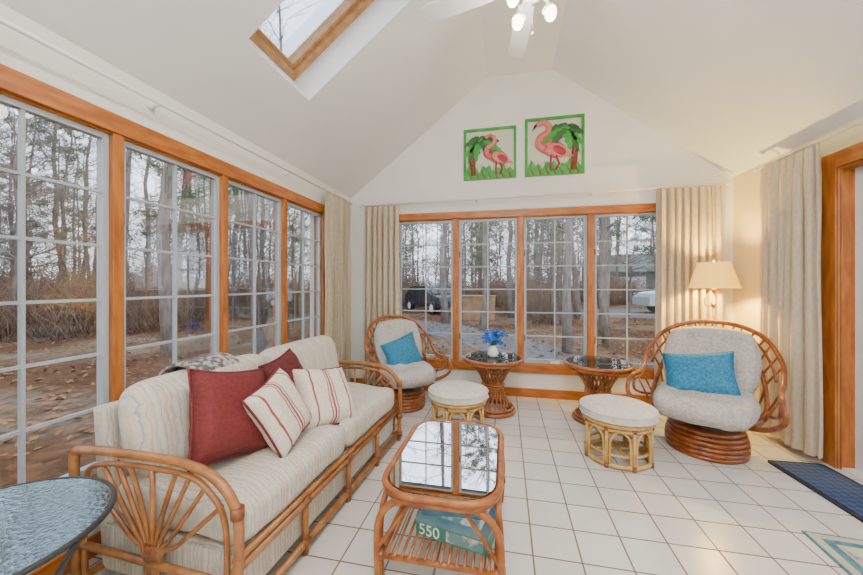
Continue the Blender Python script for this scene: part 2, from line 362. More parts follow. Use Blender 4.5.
b.box((XR-.022,DY1,0),(XR,DY1+.11,DZ+.11),WOOD); b.box((XR-.022,DY0-.11,0),(XR,DY0,DZ+.11),WOOD); b.box((XR-.024,DY0,DZ),(XR,DY1,DZ+.11),WOODL)
b.box((XR,DY1-.02,0),(XR+.12,DY1,DZ),WOOD); b.box((XR,DY0,0),(XR+.12,DY0+.02,DZ),WOOD); b.box((XR,DY0+.02,DZ-.02),(XR+.12,DY1-.02,DZ),WOODL)
b.obj('trim_3',bevel=.004)
b=MB(); dm=(DY0+DY1)/2
for (a0,a1,xo) in ((DY0+.02,dm+.04,.03),(dm-.04,DY1-.02,.075)):
    x0,x1=XR+xo,XR+xo+.04; f=.085
    b.box((x0,a0,.02),(x1,a0+f,DZ-.02),WHITE); b.box((x0,a1-f,.02),(x1,a1,DZ-.02),WHITE); b.box((x0,a0+f,.02),(x1,a1-f,.2),WHITE); b.box((x0,a0+f,DZ-.12),(x1,a1-f,DZ-.02),WHITE)
    b.box((x0+.015,a0+f,.2),(x0+.02,a1-f,DZ-.12),GLASS)
    for k in (1,2): 
        c=a0+f+(a1-a0-2*f)*k/3; b.box((x0+.008,c-.008,.2),(x0+.03,c+.008,DZ-.12),WHITE)
    for k in range(1,6):
        zz=.2+(DZ-.32)*k/6; b.box((x0+.009,a0+f,zz-.008),(x0+.029,a1-f,zz+.008),WHITE)
b.box((XR,DY0+.02,0),(XR+.14,DY1-.02,.02),WHITE); b.box((XR+.015,dm+.0,.95),(XR+.03,dm+.04,1.15),DARK)
b.obj('door_1')
b=MB(); b.box((XR-.006,3.72,.32),(XR,3.79,.44),WHITE); b.box((XR-.008,3.74,.34),(XR-.006,3.77,.37),CREAM); b.box((XR-.008,3.74,.39),(XR-.006,3.77,.42),CREAM); b.obj('wall_outlet')
# curtains
def curtain(name,a0,a1,depth,axis,z0,z1,folds,amp=.035,seed=0):
    b=MB(); nc=folds*10; nr=26; g=[]
    for j in range(nr+1):
        t=j/nr; z=z0+(z1-z0)*t; row=[]
        for i in range(nc+1):
            s=i/nc; ph=s*folds*2*pi
            am=amp*(.85+.5*noise.noise(Vector((s*4+seed,t*1.2,0)))); 
            if t>.95: am*=.75
            flare=1+.05*(1-t)
            a=(a0+a1)/2+(a1-a0)*(s-.5)*flare+.014*math.sin(ph*2+seed)
            o=am*math.sin(ph+.8*noise.noise(Vector((s*3,t*1.5,seed))))+.25*am*math.sin(2.3*ph+seed)+.012*noise.noise(Vector((s*9,t*3,seed)))
            zz=z+(.012*math.sin(ph*1.0) if j==nr else 0)
            if axis=='y': p=(depth+o,a,zz)
            else: p=(a,depth+o,zz)
            row.append(b.add([p]))
        g.append(row)
    for j in range(nr):
        for i in range(nc): b.face([g[j][i],g[j][i+1],g[j+1][i+1],g[j+1][i]],CURT,True)
    return b.obj(name)
curtain('curtain',3.30,3.90,XL+.085,'y',.06,2.27,8,.035,1)
curtain('curtain',-1.70,-1.27,YB-.10,'x',.06,2.25,6,.035,2)
curtain('curtain',1.56,2.12,YB-.10,'x',.06,2.30,8,.042,3)
curtain('curtain',2.985,3.50,XR-.12,'y',.06,2.30,7,.050,4)
curtain('curtain',.42,.91,XL+.085,'y',.06,2.25,6,.035,5)
def rod(name,p,q,wall):
    b=MB(); b.tube([p,q],.011,METALW,10); p=Vector(p);q=Vector(q)
    for t in (.0,1): 
        c=p.lerp(q,t); b.ell(c,(.022,.022,.022),METALW)
    for t in (.04,.36,.68,.97):
        c=p.lerp(q,t); w=c+Vector(wall); b.tube([c,w],.007,METALW,6)
        b.ell(w-Vector(wall)*.1,(.02,.02,.02),METALW)
    b.obj(name)
rod('curtain_rod',(XL+.09,.2,2.285),(XL+.09,3.95,2.285),(-.089,0,0))
rod('curtain_rod',(-1.75,YB-.10,2.265),(2.2,YB-.10,2.315),(0,.099,0))
rod('curtain_rod',(XR-.12,.8,2.315),(XR-.12,3.6,2.315),(.119,0,0))
# ------------------------------------------------------------------ sofa (local: x depth, y length, origin near back corner)
sofa=empty('rattan_sofa',(-1.75,1.12,0),math.radians(-3))
SX0,SX1,SY0,SY1=0,.79,0,1.68
b=MB()
b.box((SX0+.06,SY0+.05,.07),(SX1-.03,SY1-.05,.275),SOFAY)
b.hexa([(SX0+.03,SY0+.05,.07),(SX0+.12,SY0+.05,.07),(SX0+.12,SY1-.05,.07),(SX0+.03,SY1-.05,.07),(SX0-.03,SY0+.05,.76),(SX0+.05,SY0+.05,.76),(SX0+.05,SY1-.05,.76),(SX0-.03,SY1-.05,.76)],SOFAY)
b.obj('base_panel',sofa,bevel=.015)
b=MB(); b.box((SX0+.07,SY0+.042,.08),(SX1-.04,SY0+.052,.27),SOFAX); b.obj('side_panel',sofa)
b=MB()
for z in (.055,.25): b.tube([(SX1,SY0,z),(SX1,SY1,z)],.018,RATS,10)
b.tube([(SX1,SY0,.287),(SX1,SY1,.287)],.014,RATS,10)
for k in range(1,4):
    y=SY0+(SY1-SY0)*k/4
    b.tube([(SX1,y,0),(SX1,y,.28)],.016,RATS,10)
    for z in (.055,.25): b.tube([(SX1,y-.024,z),(SX1,y+.024,z)],.022,BIND,10)
b.tube([(SX0,SY0,.055),(SX0,SY1,.055)],.018,RATS,10)
def arm(y):
    out=catmull([(SX0-.03,y,.0),(SX0-.03,y,.3),(SX0-.045,y,.56),(SX0+.02,y,.60),(SX0+.28,y,.615),(SX1-.24,y,.615),(SX1-.08,y,.575),(SX1+.012,y,.46),(SX1+.015,y,.25),(SX1+.01,y,0)],8)
    b.tube(out,.018,RATS,10)
    inn=catmull([(SX0+.02,y,.08),(SX0+.02,y,.42),(SX0+.10,y,.55),(SX1-.26,y,.575),(SX1-.11,y,.52),(SX1-.04,y,.40),(SX1-.035,y,.08)],8)
    b.tube(inn,.011,RATS,8)
    b.tube([(SX0-.03,y,.055),(SX1+.01,y,.055)],.016,RATS,8); b.tube([(SX0-.03,y,.20),(SX1+.01,y,.20)],.015,RATS,8)
    cx=(SX0+SX1)/2
    for k in range(-4,5):
        if k==0: b.tube([(cx,y,.06),(cx,y,.58)],.010,RATS,8); continue
        s=1 if k>0 else -1; a=abs(k)
        tx=cx+s*(.05+.072*a); tz=.58-.035*max(0,a-2)**1.5
        pts=catmull([(cx+s*.007*a,y,.06),(cx+s*.011*a,y,.24),(cx+s*(.02+.028*a),y,.42-.03*a),(tx,y,tz)],6)
        b.tube(pts,.0095,RATS,8)
    b.tube([(cx,y,.22),(cx,y,.28)],.042,BIND,10,flat=(1,.45,1))
    for z in (.055,.20,.47):
        b.tube([(SX1+.013,y,z-.02),(SX1+.013,y,z+.02)],.024,BIND,10)
arm(SY0); arm(SY1)
b.obj('rattan_frame',sofa)
mid=(SY0+SY1)/2
for i,(a0,a1) in enumerate(((SY0+.04,mid),(mid,SY1-.04))):
    cushion('seat_cushion_%d'%i,(.70,a1-a0-.008,.185),SOFAY,Matrix.Translation((.445,(a0+a1)/2,.375)),sofa,.06,.022,seed=i,wr=.008)
    m=Matrix.Translation((.19,(a0+a1)/2,.655))@Matrix.Rotation(math.radians(-12),4,'Y')@Matrix.Rotation(math.radians(90),4,'Y')
    cushion('back_cushion_%d'%i,(.44,a1-a0-.01,.19),SOFAY,m,sofa,.085,.045,seed=i+3,oval=.03,wr=.009)
def P(name,loc,nrm,roll,mat,w=.42,t=.17,pip=None,seed=0,h=None):
    return pillow(name,w,h or w,t,mat,frame(loc,nrm,(0,0,1),roll),None,piping=pip,seed=seed)
P('throw_pillow',(-1.28,1.41,.685),(1,-.16,.36),math.radians(-13),RED,.39,.18,RED,1,.42)
P('throw_pillow',(-1.13,1.58,.645),(1,.02,.50),math.radians(14),PSTR,.34,.14,RED,2,.36)
P('throw_pillow',(-1.30,1.89,.675),(1,.10,.40),math.radians(6),RED2,.36,.15,RED,3,.39)
P('throw_pillow',(-1.10,1.97,.60),(.80,-.28,.66),math.radians(-12),PSTR,.40,.15,RED,4)
THR=M('patterned_throw',(.40,.37,.35),.9,(.10,.09,.10),38,(1,1,1),.4,lo=.45,hi=.55)
b=MB(); g=[]
pr=[(-1.44,.74),(-1.45,.80),(-1.475,.865),(-1.52,.90),(-1.58,.912),(-1.64,.90),(-1.70,.86),(-1.72,.80)]
for j in range(13):
    y=1.40+.30*j/12; g.append([b.add([(x+.008*noise.noise(Vector((j*.6,k,0))),y+.015*noise.noise(Vector((k*.7,3,j))),z+.008*noise.noise(Vector((j*.8,k,5))))]) for k,(x,z) in enumerate(pr)])
for j in range(12):
    for k in range(len(pr)-1): b.face([g[j][k],g[j+1][k],g[j+1][k+1],g[j][k+1]],THR,True)
o=b.obj('throw_blanket'); md=o.modifiers.new('s','SOLIDIFY'); md.thickness=.015; md=o.modifiers.new('ss','SUBSURF'); md.render_levels=1
# ------------------------------------------------------------------ coffee table
def rrect(x0,x1,y0,y1,r,z,n=8):
    p=[]
    for cx,cy,a in ((x1-r,y1-r,0),(x0+r,y1-r,90),(x0+r,y0+r,180),(x1-r,y0+r,270)):
        for k in range(n+1):
            t=math.radians(a+90*k/n); p.append((cx+r*math.cos(t),cy+r*math.sin(t),z))
    return p
ct=empty('rattan_coffee_table'); cx0,cx1,cy0,cy1=-.54,-.02,1.38,2.19; H=.43
b=MB()
b.tube(rrect(cx0,cx1,cy0,cy1,.16,H-.016),.0155,RAT,10,True)
b.tube(rrect(cx0+.01,cx1-.01,cy0+.01,cy1-.01,.15,H-.045),.0125,RAT,10,True)
b.tube(rrect(cx0+.026,cx1-.026,cy0+.026,cy1-.026,.134,H-.020),.008,RAT,8,True)
for y,s in ((cy0+.045,1),(cy1-.045,-1)):
    for sx_ in (1,-1):
        c=(cx0+cx1)/2; w=(cx1-cx0)/2
        f=lambda q:c+sx_*q
        b.tube(catmull([(f(0),y,H-.045),(f(w-.14),y,H-.05),(f(w-.04),y,H-.095),(f(w+.004),y,H-.2),(f(w),y,0)],8),.016,RAT,10)
        b.tube(catmull([(f(w),y+s*.04,0),(f(w+.004),y+s*.04,H-.2),(f(w-.01),y+s*.075,H-.08),(f(w-.015),y+s*.20,H-.05)],8),.014,RAT,10)
        b.tube([(f(w),y,.12),(f(w),y+s*.04,.12)],.024,BIND,10); 
        b.tube(catmull([(f(w-.005),y,.16),(f(w-.10),y,.30),(f(w-.16),y,H-.05)],6),.009,RAT,8)
for x in (cx0+.01,cx1-.01): b.tube([(x,cy0+.03,.12),(x,cy1-.03,.12)],.015,RAT,10)
for y in (cy0+.045,cy1-.045,(cy0+cy1)/2): b.tube([(cx0+.01,y,.12),(cx1-.01,y,.12)],.013,RAT,10)
for k in range(1,15):
    x=cx0+.01+(cx1-cx0-.02)*k/15; b.tube([(x,cy0+.03,.136),(x,cy1-.03,.136)],.007,RAT,8)
b.obj('rattan_frame',ct)
b=MB(); p=rrect(cx0+.020,cx1-.020,cy0+.020,cy1-.020,.14,H-.012); b.prism(p,TGLASS,(0,0,.008)); b.obj('glass_top',ct)
GREEN=M('box_green',(.03,.15,.11),.4,(.06,.22,.16),12); BLU2=M('box_blue',(.05,.14,.25),.4,(.16,.24,.28),9); PAP=M('box_card',(.62,.58,.50),.6,(.12,.24,.26),18,lo=.45,hi=.55)
pb=empty('puzzle_box',(-.21,1.64,.144),math.radians(-12))
b=MB(); b.box((-.17,-.13,0),(.17,.13,.075),GREEN); b.box((-.172,-.132,.063),(.172,.132,.076),BLU2); b.box((-.13,-.09,.076),(.13,.10,.0775),PAP); b.box((-.02,-.1312,.008),(.15,-.130,.056),PAP); b.obj('carton',pb,bevel=.002)
tx=bpy.data.curves.new('piece_count','FONT'); tx.body='550'; tx.size=.07; tx.extrude=.001
to=bpy.data.objects.new('piece_count',tx); bpy.context.scene.collection.objects.link(to); to.data.materials.append(WHITE); to.parent=pb; to.location=(-.155,-.1315,.008); to.rotation_euler=(pi/2,0,0)
pb2=empty('puzzle_box',(-.235,1.69,.2225),math.radians(4)); b=MB(); b.box((-.15,-.11,0),(.15,.11,.045),BLU2); b.box((-.12,-.085,.045),(.12,.085,.0465),PAP); b.obj('carton',pb2,bevel=.002)
# ------------------------------------------------------------------ stools
def stool(x,y,rz):
    e=empty('rattan_footstool',(x,y,0),rz); b=MB(); r0=.225
    b.ring((0,0,.305),r0+.01,.016,RATL); b.ring((0,0,.27),r0,.012,RATL); b.ring((0,0,.02),r0-.01,.017,RATL); b.ring((0,0,.09),r0-.02,.010,RATL)
    for k in range(8):
        a=2*pi*k/8; 
        b.tube([(r0*math.cos(a),r0*math.sin(a),.0),(r0*math.cos(a),r0*math.sin(a),.305)],.012,RATL)
        a0,a1=a+.09,a+2*pi/8-.09; pts=[]
        for q,z in ((a0,.02),(a0,.14),(a0+.06,.225),((a0+a1)/2,.265),(a1-.06,.225),(a1,.14),(a1,.02)):
            pts.append(((r0-.005)*math.cos(q),(r0-.005)*math.sin(q),z))
        b.tube(catmull(pts,5),.009,RATL)
        for z in (.02,.28): 
            c=Vector((r0*math.cos(a),r0*math.sin(a),z)); b.tube([c-Vector((0,0,.014)),c+Vector((0,0,.014))],.017,BIND,8)
    for a in (0,pi/2): b.tube([(r0*math.cos(a),r0*math.sin(a),.06),(-r0*math.cos(a),-r0*math.sin(a),.06)],.011,RATL)
    b.obj('rattan_frame',e)
    b=MB(); R0=.258
    b.lathe((0,0,.315),[(0,0),(R0-.03,0),(R0-.005,.012),(R0,.03),(R0,.05),(R0-.01,.072),(R0-.05,.088),(R0-.13,.098),(0,.10)],CREAM,40)
    b.ring((0,0,.333),R0,.006,CREAM); b.ring((0,0,.378),R0+.0,.006,CREAM); b.ell((0,0,.413),(.015,.015,.006),CREAM)
    b.obj('cushion',e)
stool(.83,2.84,.2); stool(-.40,3.00,.5)
# ------------------------------------------------------------------ round tables
def rtable(x,y,h):
    e=empty('rattan_side_table',(x,y,0)); b=MB(); n=20
    b.ring((0,0,h-.022),.295,.018,RAT); b.ring((0,0,h-.052),.28,.014,RAT); b.ring((0,0,h-.027),.27,.010,RAT)
    b.ring((0,0,.02),.215,.018,RAT); b.ring((0,0,.052),.20,.013,RAT); b.ring((0,0,.50*h),.108,.011,RAT); b.ring((0,0,.46*h),.108,.011,RAT); b.ring((0,0,h-.06),.225,.012,RAT)
    for k in range(n):
        for sgn in (1,-1):
            a=2*pi*k/n; tw=sgn*1.15; pts=[]
            for t in range(9):
                u=t/8; aa=a+tw*(u-.5); rr=.095+(.105+.03*u)*abs(2*u-1)**1.6
                pts.append((rr*math.cos(aa),rr*math.sin(aa),.02+u*(h-.08)))
            b.tube(pts,.0075,RAT,6)
    for k in range(6):
        a=2*pi*k/6; b.tube([(.2*math.cos(a),.2*math.sin(a),h-.06),(.29*math.cos(a),.29*math.sin(a),h-.04)],.010,RAT,6)
    b.obj('rattan_frame',e)
    b=MB(); b.lathe((0,0,h-.012),[(0,0),(.283,0),(.286,.004),(.283,.008),(0,.008)],TGLASS,48,False); b.obj('glass_top',e)
rtable(-.12,3.60,.56); rtable(.87,3.56,.56)
vase=empty('flower_vase',(-.12,3.58,.557)); b=MB()
VG=M('vase_ceramic',(.70,.74,.76),.15); b.lathe((0,0,0),[(0,0),(.035,0),(.05,.02),(.055,.05),(.042,.085),(.028,.10),(.034,.115),(.03,.115),(.024,.10),(0,.09)],VG,24); b.obj('vase',vase)
b=MB(); STEM=M('stem_green',(.03,.14,.03),.6); PET=M('blue_petal',(.004,.06,.36),.6,(.01,.16,.58),30); 
for k in range(26):
    a=R.uniform(0,2*pi); q=R.uniform(.01,.12); z=R.uniform(.18,.29)-.5*q*.6; c=Vector((q*math.cos(a),q*math.sin(a),z))
    b.tube(catmull([(0,0,.09),(c.x*.4,c.y*.4,.14),c],3),.0025,STEM,5)
    for j in range(6):
        t=2*pi*j/6; rot=Matrix.Rotation(t,3,'Z')@Matrix.Rotation(.5,3,'Y'); b.ell(c+rot@Vector((.019,0,0)),(.022,.013,.008),PET,8,5,rot)
    b.ell(c+Vector((0,0,.004)),(.012,.012,.012),PET,8,5)
for k in range(8):
    a=k*.8; rot=Matrix.Rotation(a,3,'Z')@Matrix.Rotation(-.5,3,'Y'); b.ell(Vector((0,0,.13))+rot@Vector((.06,0,0)),(.035,.012,.003),STEM,8,5,rot)
b.obj('blue_flowers',vase)
# ------------------------------------------------------------------ swivel chairs (local facing -Y)
def chair(x,y,face,scale=(1,1,1),pil=0):
    e=empty('rattan_swivel_chair',(x,y,0),face,scale); b=MB(); mt=RATD if pil==0 else RAT
    K=.88
    for i,(z,r) in enumerate(((.019,.282),(.055,.29),(.091,.29),(.127,.285),(.163,.275),(.199,.262))): b.ring((0,0,z),r,.019,mt,44)
    b.lathe((0,0,.0),[(.25,.01),(.262,.12),(.24,.205),(0,.205)],BIND,32)
    b.lathe((0,0,.205),[(.16,0),(.16,.03),(.08,.04),(.08,.10),(0,.10)],DARK,24)
    for a in (0,pi/2): b.tube([(.24*math.cos(a),.24*math.sin(a),.30),(-.24*math.cos(a),-.24*math.sin(a),.30)],.018,mt)
    b.ring((0,0,.29),.25,.017,mt)
    half=[(0,-.43,.36),(.22*K,-.40,.36),(.38*K,-.27,.365),(.45*K,-.08,.40),(.455*K,.10,.50),(.41*K,.25,.66),(.30*K,.37,.82),(.14*K,.425,.895)]
    inner=half+[(0,.44,.915)]+[(-p[0],p[1],p[2]) for p in reversed(half[1:])]
    inn=catmull(inner,7,True); b.tube(inn,.017,mt,10,True)
    inn2=[Vector((p.x*1.0,p.y+.01,p.z-.032)) for p in inn]; b.tube(inn2,.012,mt,8,True)
    oh=[(.33*K,-.22,.31),(.46*K,-.36,.36),(.56*K,-.455,.44),(.575*K,-.465,.53),(.56*K,-.36,.59),(.55*K,-.15,.585),(.57*K,.06,.62),(.56*K,.24,.75),(.44*K,.41,.91),(.23*K,.50,.995)]
    outer=oh+[(0,.525,1.015)]+[(-p[0],p[1],p[2]) for p in reversed(oh)]
    ou=catmull(outer,7); b.tube(ou,.019,mt,10)
    for s in (K,-K):
        b.tube(catmull([(s*.45,-.08,.39),(s*.52,-.22,.42),(s*.545,-.36,.48),(s*.55,-.33,.555),(s*.54,-.15,.56),(s*.55,.04,.59)],7),.012,mt,8)
        for t in (-.26,-.08): b.tube([(s*.45,t+.03,.385),(s*.555,t,.585)],.009,mt,6)
    mh=[]
    for k in range(25):
        t=k/24; io=inn[int(len(inn)*(.26+.48*t))]; oo=ou[int((len(ou)-1)*(.33+.34*t))]; mh.append(io.lerp(oo,.55))
    b.tube(mh,.011,mt,8)
    nb=17
    for k in range(nb):
        t=(k+.5)/nb; io=inn[int(len(inn)*(.27+.46*t))]; oo=ou[int((len(ou)-1)*(.34+.32*t))]
        b.tube([io,oo],.009,mt,6)
    for k in range(18):
        t=k/18; p=inn[int(len(inn)*t)%len(inn)]; a=math.atan2(p.y,p.x); l=Vector((p.x,p.y)).length
        rr=.22+(l-.22)*.75
        b.tube(catmull([(.22*math.cos(a),.22*math.sin(a),.295),(rr*math.cos(a),rr*math.sin(a),.305+(p.z-.3)*.35),p],5),.009,mt,6)
    b.obj('rattan_frame',e)
    T=[(-.15,-.14),(.15,-.14),(0,0),(-.15,.14),(.15,.14)]
    cushion('seat_cushion',(.74,.78,.13),CUSH,Matrix.Translation((0,-.10,.415))@Matrix.Rotation(math.radians(4),4,'X'),e,.06,.045,18,.009,T,1,oval=.17)
    cushion('back_cushion',(.74,.64,.14),CUSH,Matrix.Translation((0,.235,.70))@Matrix.Rotation(math.radians(60),4,'X'),e,.065,.055,18,.009,[(-.16,.15),(.16,.15),(0,.05),(-.16,-.10),(.16,-.10)],2,oval=.17)
    if pil==0: mm=frame((-.04,-.04,.61),(0,-.85,.5),(0,0,1),math.radians(10))
    else: mm=frame((-.02,.02,.61),(0,-.9,.45),(0,0,1),math.radians(16))
    pillow('pillow',.54,.40,.18,BLUE,mm,e,seed=pil+7,piping=BLUE)
    return e
chair(1.55,3.12,math.radians(-33),(.87,.87,.95),0)
chair(-1.05,3.54,math.radians(38),(.74,.74,.91),1)
# ------------------------------------------------------------------ floor lamp
fl=empty('floor_lamp',(1.93,3.74,0)); b=MB()
b.lathe((0,0,0),[(0,0),(.13,0),(.135,.012),(.12,.025),(.03,.035),(.012,.05)],BRASS,32)
b.tube([(0,0,.03),(0,0,1.22)],.010,BRASS,10); b.tube([(0,0,1.08),(0,0,1.12)],.022,BRASS,10)
b.tube(catmull([(0,0,1.10),(-.05,0,1.09),(-.08,0,1.13),(-.05,0,1.2),(0,0,1.24)],5),.006,BRASS,8)
b.tube([(0,0,1.22),(0,0,1.28)],.018,BRASS,10); b.ell((0,0,1.53),(.012,.012,.02),BRASS)
b.tube([(0,0,1.28),(0,0,1.53)],.003,BRASS,6)
b.obj('pole',fl)
b=MB(); b.lathe((0,0,1.265),[(.195,0),(.125,.235)],SHADE,40); b.ring((0,0,1.265),.195,.004,SHADE); b.ring((0,0,1.50),.125,.004,SHADE)
for a in (0,2*pi/3,4*pi/3): b.tube([(0,0,1.50),(.125*math.cos(a),.125*math.sin(a),1.50)],.002,BRASS,5)
o=b.obj('shade',fl); 
light('bulb_light','POINT',(0,0,1.39),90,(1,.70,.16),fl,.04)
for tx_,ty_ in ((1.95,-1.25),(-1.6,-1.25)):  # invented lamps out of view, added to throw light on the ceiling
    e=empty('fill_uplight_stand',(tx_,ty_,0)); b=MB()
    b.lathe((0,0,0),[(0,0),(.14,0),(.14,.015),(.03,.03),(.012,.05),(.012,1.7),(.05,1.72),(.16,1.80),(.155,1.80),(.05,1.735),(0,1.73)],METALW,32); b.obj('body',e)
    light('fill_uplight','AREA',(0,0,1.79),55,(1,.98,.95),e,.26,(pi,0,0))
# ------------------------------------------------------------------ ceiling fan
fan=empty('ceiling_fan',(.15,2.0,0)); b=MB(); FZ=3.01
b.lathe((0,0,0),[(0,ZT-.001),(.07,ZT-.001),(.065,ZT-.05),(.02,ZT-.09),(.013,ZT-.10),(.013,FZ+.14),(.05,FZ+.13),(.10,FZ+.10),(.115,FZ+.04),(.115,FZ-.01),(.09,FZ-.04),(.06,FZ-.05),(.06,FZ-.10),(.03,FZ-.12),(0,FZ-.12)],METALW,36)
b.obj('motor_housing',fan)
b=MB()
for k in range(5):
    a=math.radians(96+72*k); ca,sa=math.cos(a),math.sin(a)
    def q(r,w,z): return (r*ca-w*sa,r*sa+w*ca,z)
    b.prism([q(.10,-.02,FZ-.01),q(.22,-.03,FZ-.015),q(.22,.03,FZ-.015),q(.10,.02,FZ-.01)],METALW,(0,0,.006))
    out=[(.19,-.045),(.30,-.055),(.62,-.06),(.665,-.045),(.68,0),(.665,.045),(.62,.06),(.30,.055),(.19,.045)]
    b.prism([q(r,w,FZ-.005+w*.2) for r,w in out],WHITE,(0,0,.006))
b.obj('blades',fan)
b=MB(); bb=MB()
for k in range(4):
    a=math.radians(35+90*k); d=Vector((math.cos(a),math.sin(a),0)); c=Vector((0,0,FZ-.09))+d*.12
    b.tube(catmull([Vector((0,0,FZ-.08)),c-d*.03,c+Vector((0,0,-.03))],4),.009,METALW)
    bb.ell(c+Vector((0,0,-.07))+d*.01,(.034,.034,.042),BULB,16,10)
    b.lathe(c+Vector((0,0,-.05)),[(.015,.02),(.03,.015),(.04,-.005)],METALW,20)
b.obj('light_arms',fan); bb.obj('globes',fan)
b=MB(); b.tube([(0,0,FZ-.12),(0,0,FZ-.3)],.0015,BRASS,5); b.ell((0,0,FZ-.31),(.006,.006,.012),BRASS); b.obj('pull_chain',fan)
for k in range(4):
    a=math.radians(35+90*k); light('fan_bulb_light','POINT',(.17*math.cos(a),.17*math.sin(a),FZ-.24),5.5,(1,.91,.80),fan,.06)
for y in (.3,-1.0):  # unseen overhead fixtures, added as fill light for the interior
    e=empty('fill_ceiling_fixture',(.15,y,0)); b=MB(); b.lathe((0,0,0),[(0,ZT-.001),(.2,ZT-.001),(.2,ZT-.03),(.18,ZT-.035)],METALW,32); b.obj('base',e)
    b=MB(); b.lathe((0,0,0),[(.18,ZT-.03),(.17,ZT-.06),(.1,ZT-.085),(0,ZT-.09)],BULB,32); b.obj('fill_diffuser',e)
    light('ceiling_fill_light','AREA',(0,0,ZT-.11),44,(1,.97,.92),e,.4)
# ------------------------------------------------------------------ pictures
PG=M('art_green',(.015,.25,.02),.45,(.03,.34,.04),10); PDG=M('art_palm',(.012,.07,.012),.5,(.03,.13,.02),12); PBG=M('art_pale',(.62,.62,.52),.5); PK=M('art_pink',(.60,.10,.11),.45,(.70,.19,.18),12); PKD=M('art_deep_pink',(.35,.02,.04),.5); PBR=M('art_brown',(.13,.035,.015),.5,(.22,.07,.025),25); PORG=M('art_gold',(.36,.25,.02),.5)
def art(x,z,w,h,flip,big):
    e=bpy.data.objects.new('flamingo_wall_art',None); bpy.context.scene.collection.objects.link(e); e.location=(x,YB-.001,z); e.rotation_euler=(pi/2,0,0)
    b=MB(); W,Hh=w/2,h/2; f=-1 if flip else 1
    b.box((-W,-Hh,0),(W,Hh,.012),PBG)
    t=.030
    b.box((-W,-Hh,.012),(-W+t,Hh,.03),PG); b.box((W-t,-Hh,.012),(W,Hh,.03),PG); b.box((-W+t,Hh-t,.012),(W-t,Hh,.03),PG)
    pts=[(-W+t,-Hh,.012)]; n=14
    for i in range(n+1):
        xx=-W+t+(2*W-2*t)*i/n; pts.append((xx,-Hh+.11+(.05 if i%2 else -.01)+.03*math.sin(i*1.3),.012))
    pts.append((W-t,-Hh,.012)); b.prism(pts[::-1],PG,(0,0,.012))
    for i in range(22):
        xx=-W+.04+(2*W-.08)*i/21; lx=.05*math.sin(i*2.1); zz=.024+.001*(i%3)
        b.prism([(xx-.012,-Hh+.01,zz),(xx+.012,-Hh+.01,zz),(xx+lx,-Hh+.14+.05*math.sin(i*1.7),zz)],(PG,PORG,PDG)[i%3],(0,0,.004))
    px=-f*(W-.13); pt=(px+f*.06,Hh-.16)
    b.tube([Vector((px-f*.01,-Hh+.05,.016)),Vector((px-f*.035,-.05,.016)),Vector((px,.05,.016)),Vector((pt[0],pt[1],.016))],[.038,.032,.028,.022],PBR,8,flat=(1,1,.5))
    for i in range(8):
        yy=-Hh+.1+i*.045; b.tube([(px-f*.045,yy,.032),(px+f*.012,yy+.008,.032)],.003,PKD,5)
    for k,(ang,Ln) in enumerate(((200,.19),(165,.22),(135,.2),(100,.15),(60,.2),(25,.27),(-8,.30),(-35,.26),(225,.2),(250,.15))):
        a=math.radians(ang if f>0 else 180-ang); d=Vector((math.cos(a),math.sin(a))); up=[];lo=[]
        for i in range(10):
            u=i/9; c=Vector(pt)+d*Ln*u+Vector((0,-1))*.13*u*u; ww=.042*math.sin(pi*min(1,.12+u*.88))*(1 if i%2 else .6)
            nrm=Vector((-d.y,d.x)); 
            cl=lambda q:Vector((max(-W+.012,min(W-.012,q.x)),max(-Hh,min(Hh-.01,q.y))))
            up.append(cl(c+nrm*ww)); lo.append(cl(c-nrm*ww*1.4))
        zz=.031+.0022*(k%4)
        for i in range(9): b.prism([(up[i].x,up[i].y,zz),(lo[i].x,lo[i].y,zz),(lo[i+1].x,lo[i+1].y,zz),(up[i+1].x,up[i+1].y,zz)],PDG if k%3 else PG,(0,0,.003))
    s=1.4 if big else 1.15; ox=-.03 if big else .08; oy=-.01 if big else -.03
    def F(x_,y_,z_=.03): return Vector((ox+x_*s,oy+y_*s,z_))
    b.ell(F(.02,-.02,.026),(.10*s,.066*s,.02),PK,20,8,Matrix.Rotation(-.35,3,'Z'))
    b.prism([F(.06,.02,.03),F(.06,-.07,.03),F(.17,-.09,.03)],PK,(0,0,.006)); b.ell(F(.05,-.03,.036),(.065*s,.035*s,.014),PKD,16,6,Matrix.Rotation(-.5,3,'Z'))
    nk=catmull([F(-.05,-.02),F(-.10,.02),F(-.085,.08),F(-.03,.12),F(-.02,.17),F(-.06,.205),F(-.10,.19)],6)
    b.tube(nk,[.032*s-.016*s*i/(len(nk)-1) for i in range(len(nk))],PK,10,flat=(1,1,.9))
    b.ell(F(-.095,.19,.045),(.030*s,.020*s,.014),PK,12,6,Matrix.Rotation(.4,3,'Z'))
    b.prism([F(-.11,.195,.045),F(-.115,.17,.045),F(-.15,.13,.045),F(-.135,.175,.045)],BLACK,(0,0,.008))
    b.tube([F(.0,-.06,.03),F(-.01,-.15,.03),F(.005,-.19,.03)],.008*s,PKD,6); b.tube([F(.03,-.06,.03),F(.06,-.14,.03),F(.03,-.19,.03)],.008*s,PKD,6)
    b.obj('relief_panel',e)
art(-.175,2.83,.61,.60,False,False); art(.545,2.86,.64,.66,True,True)
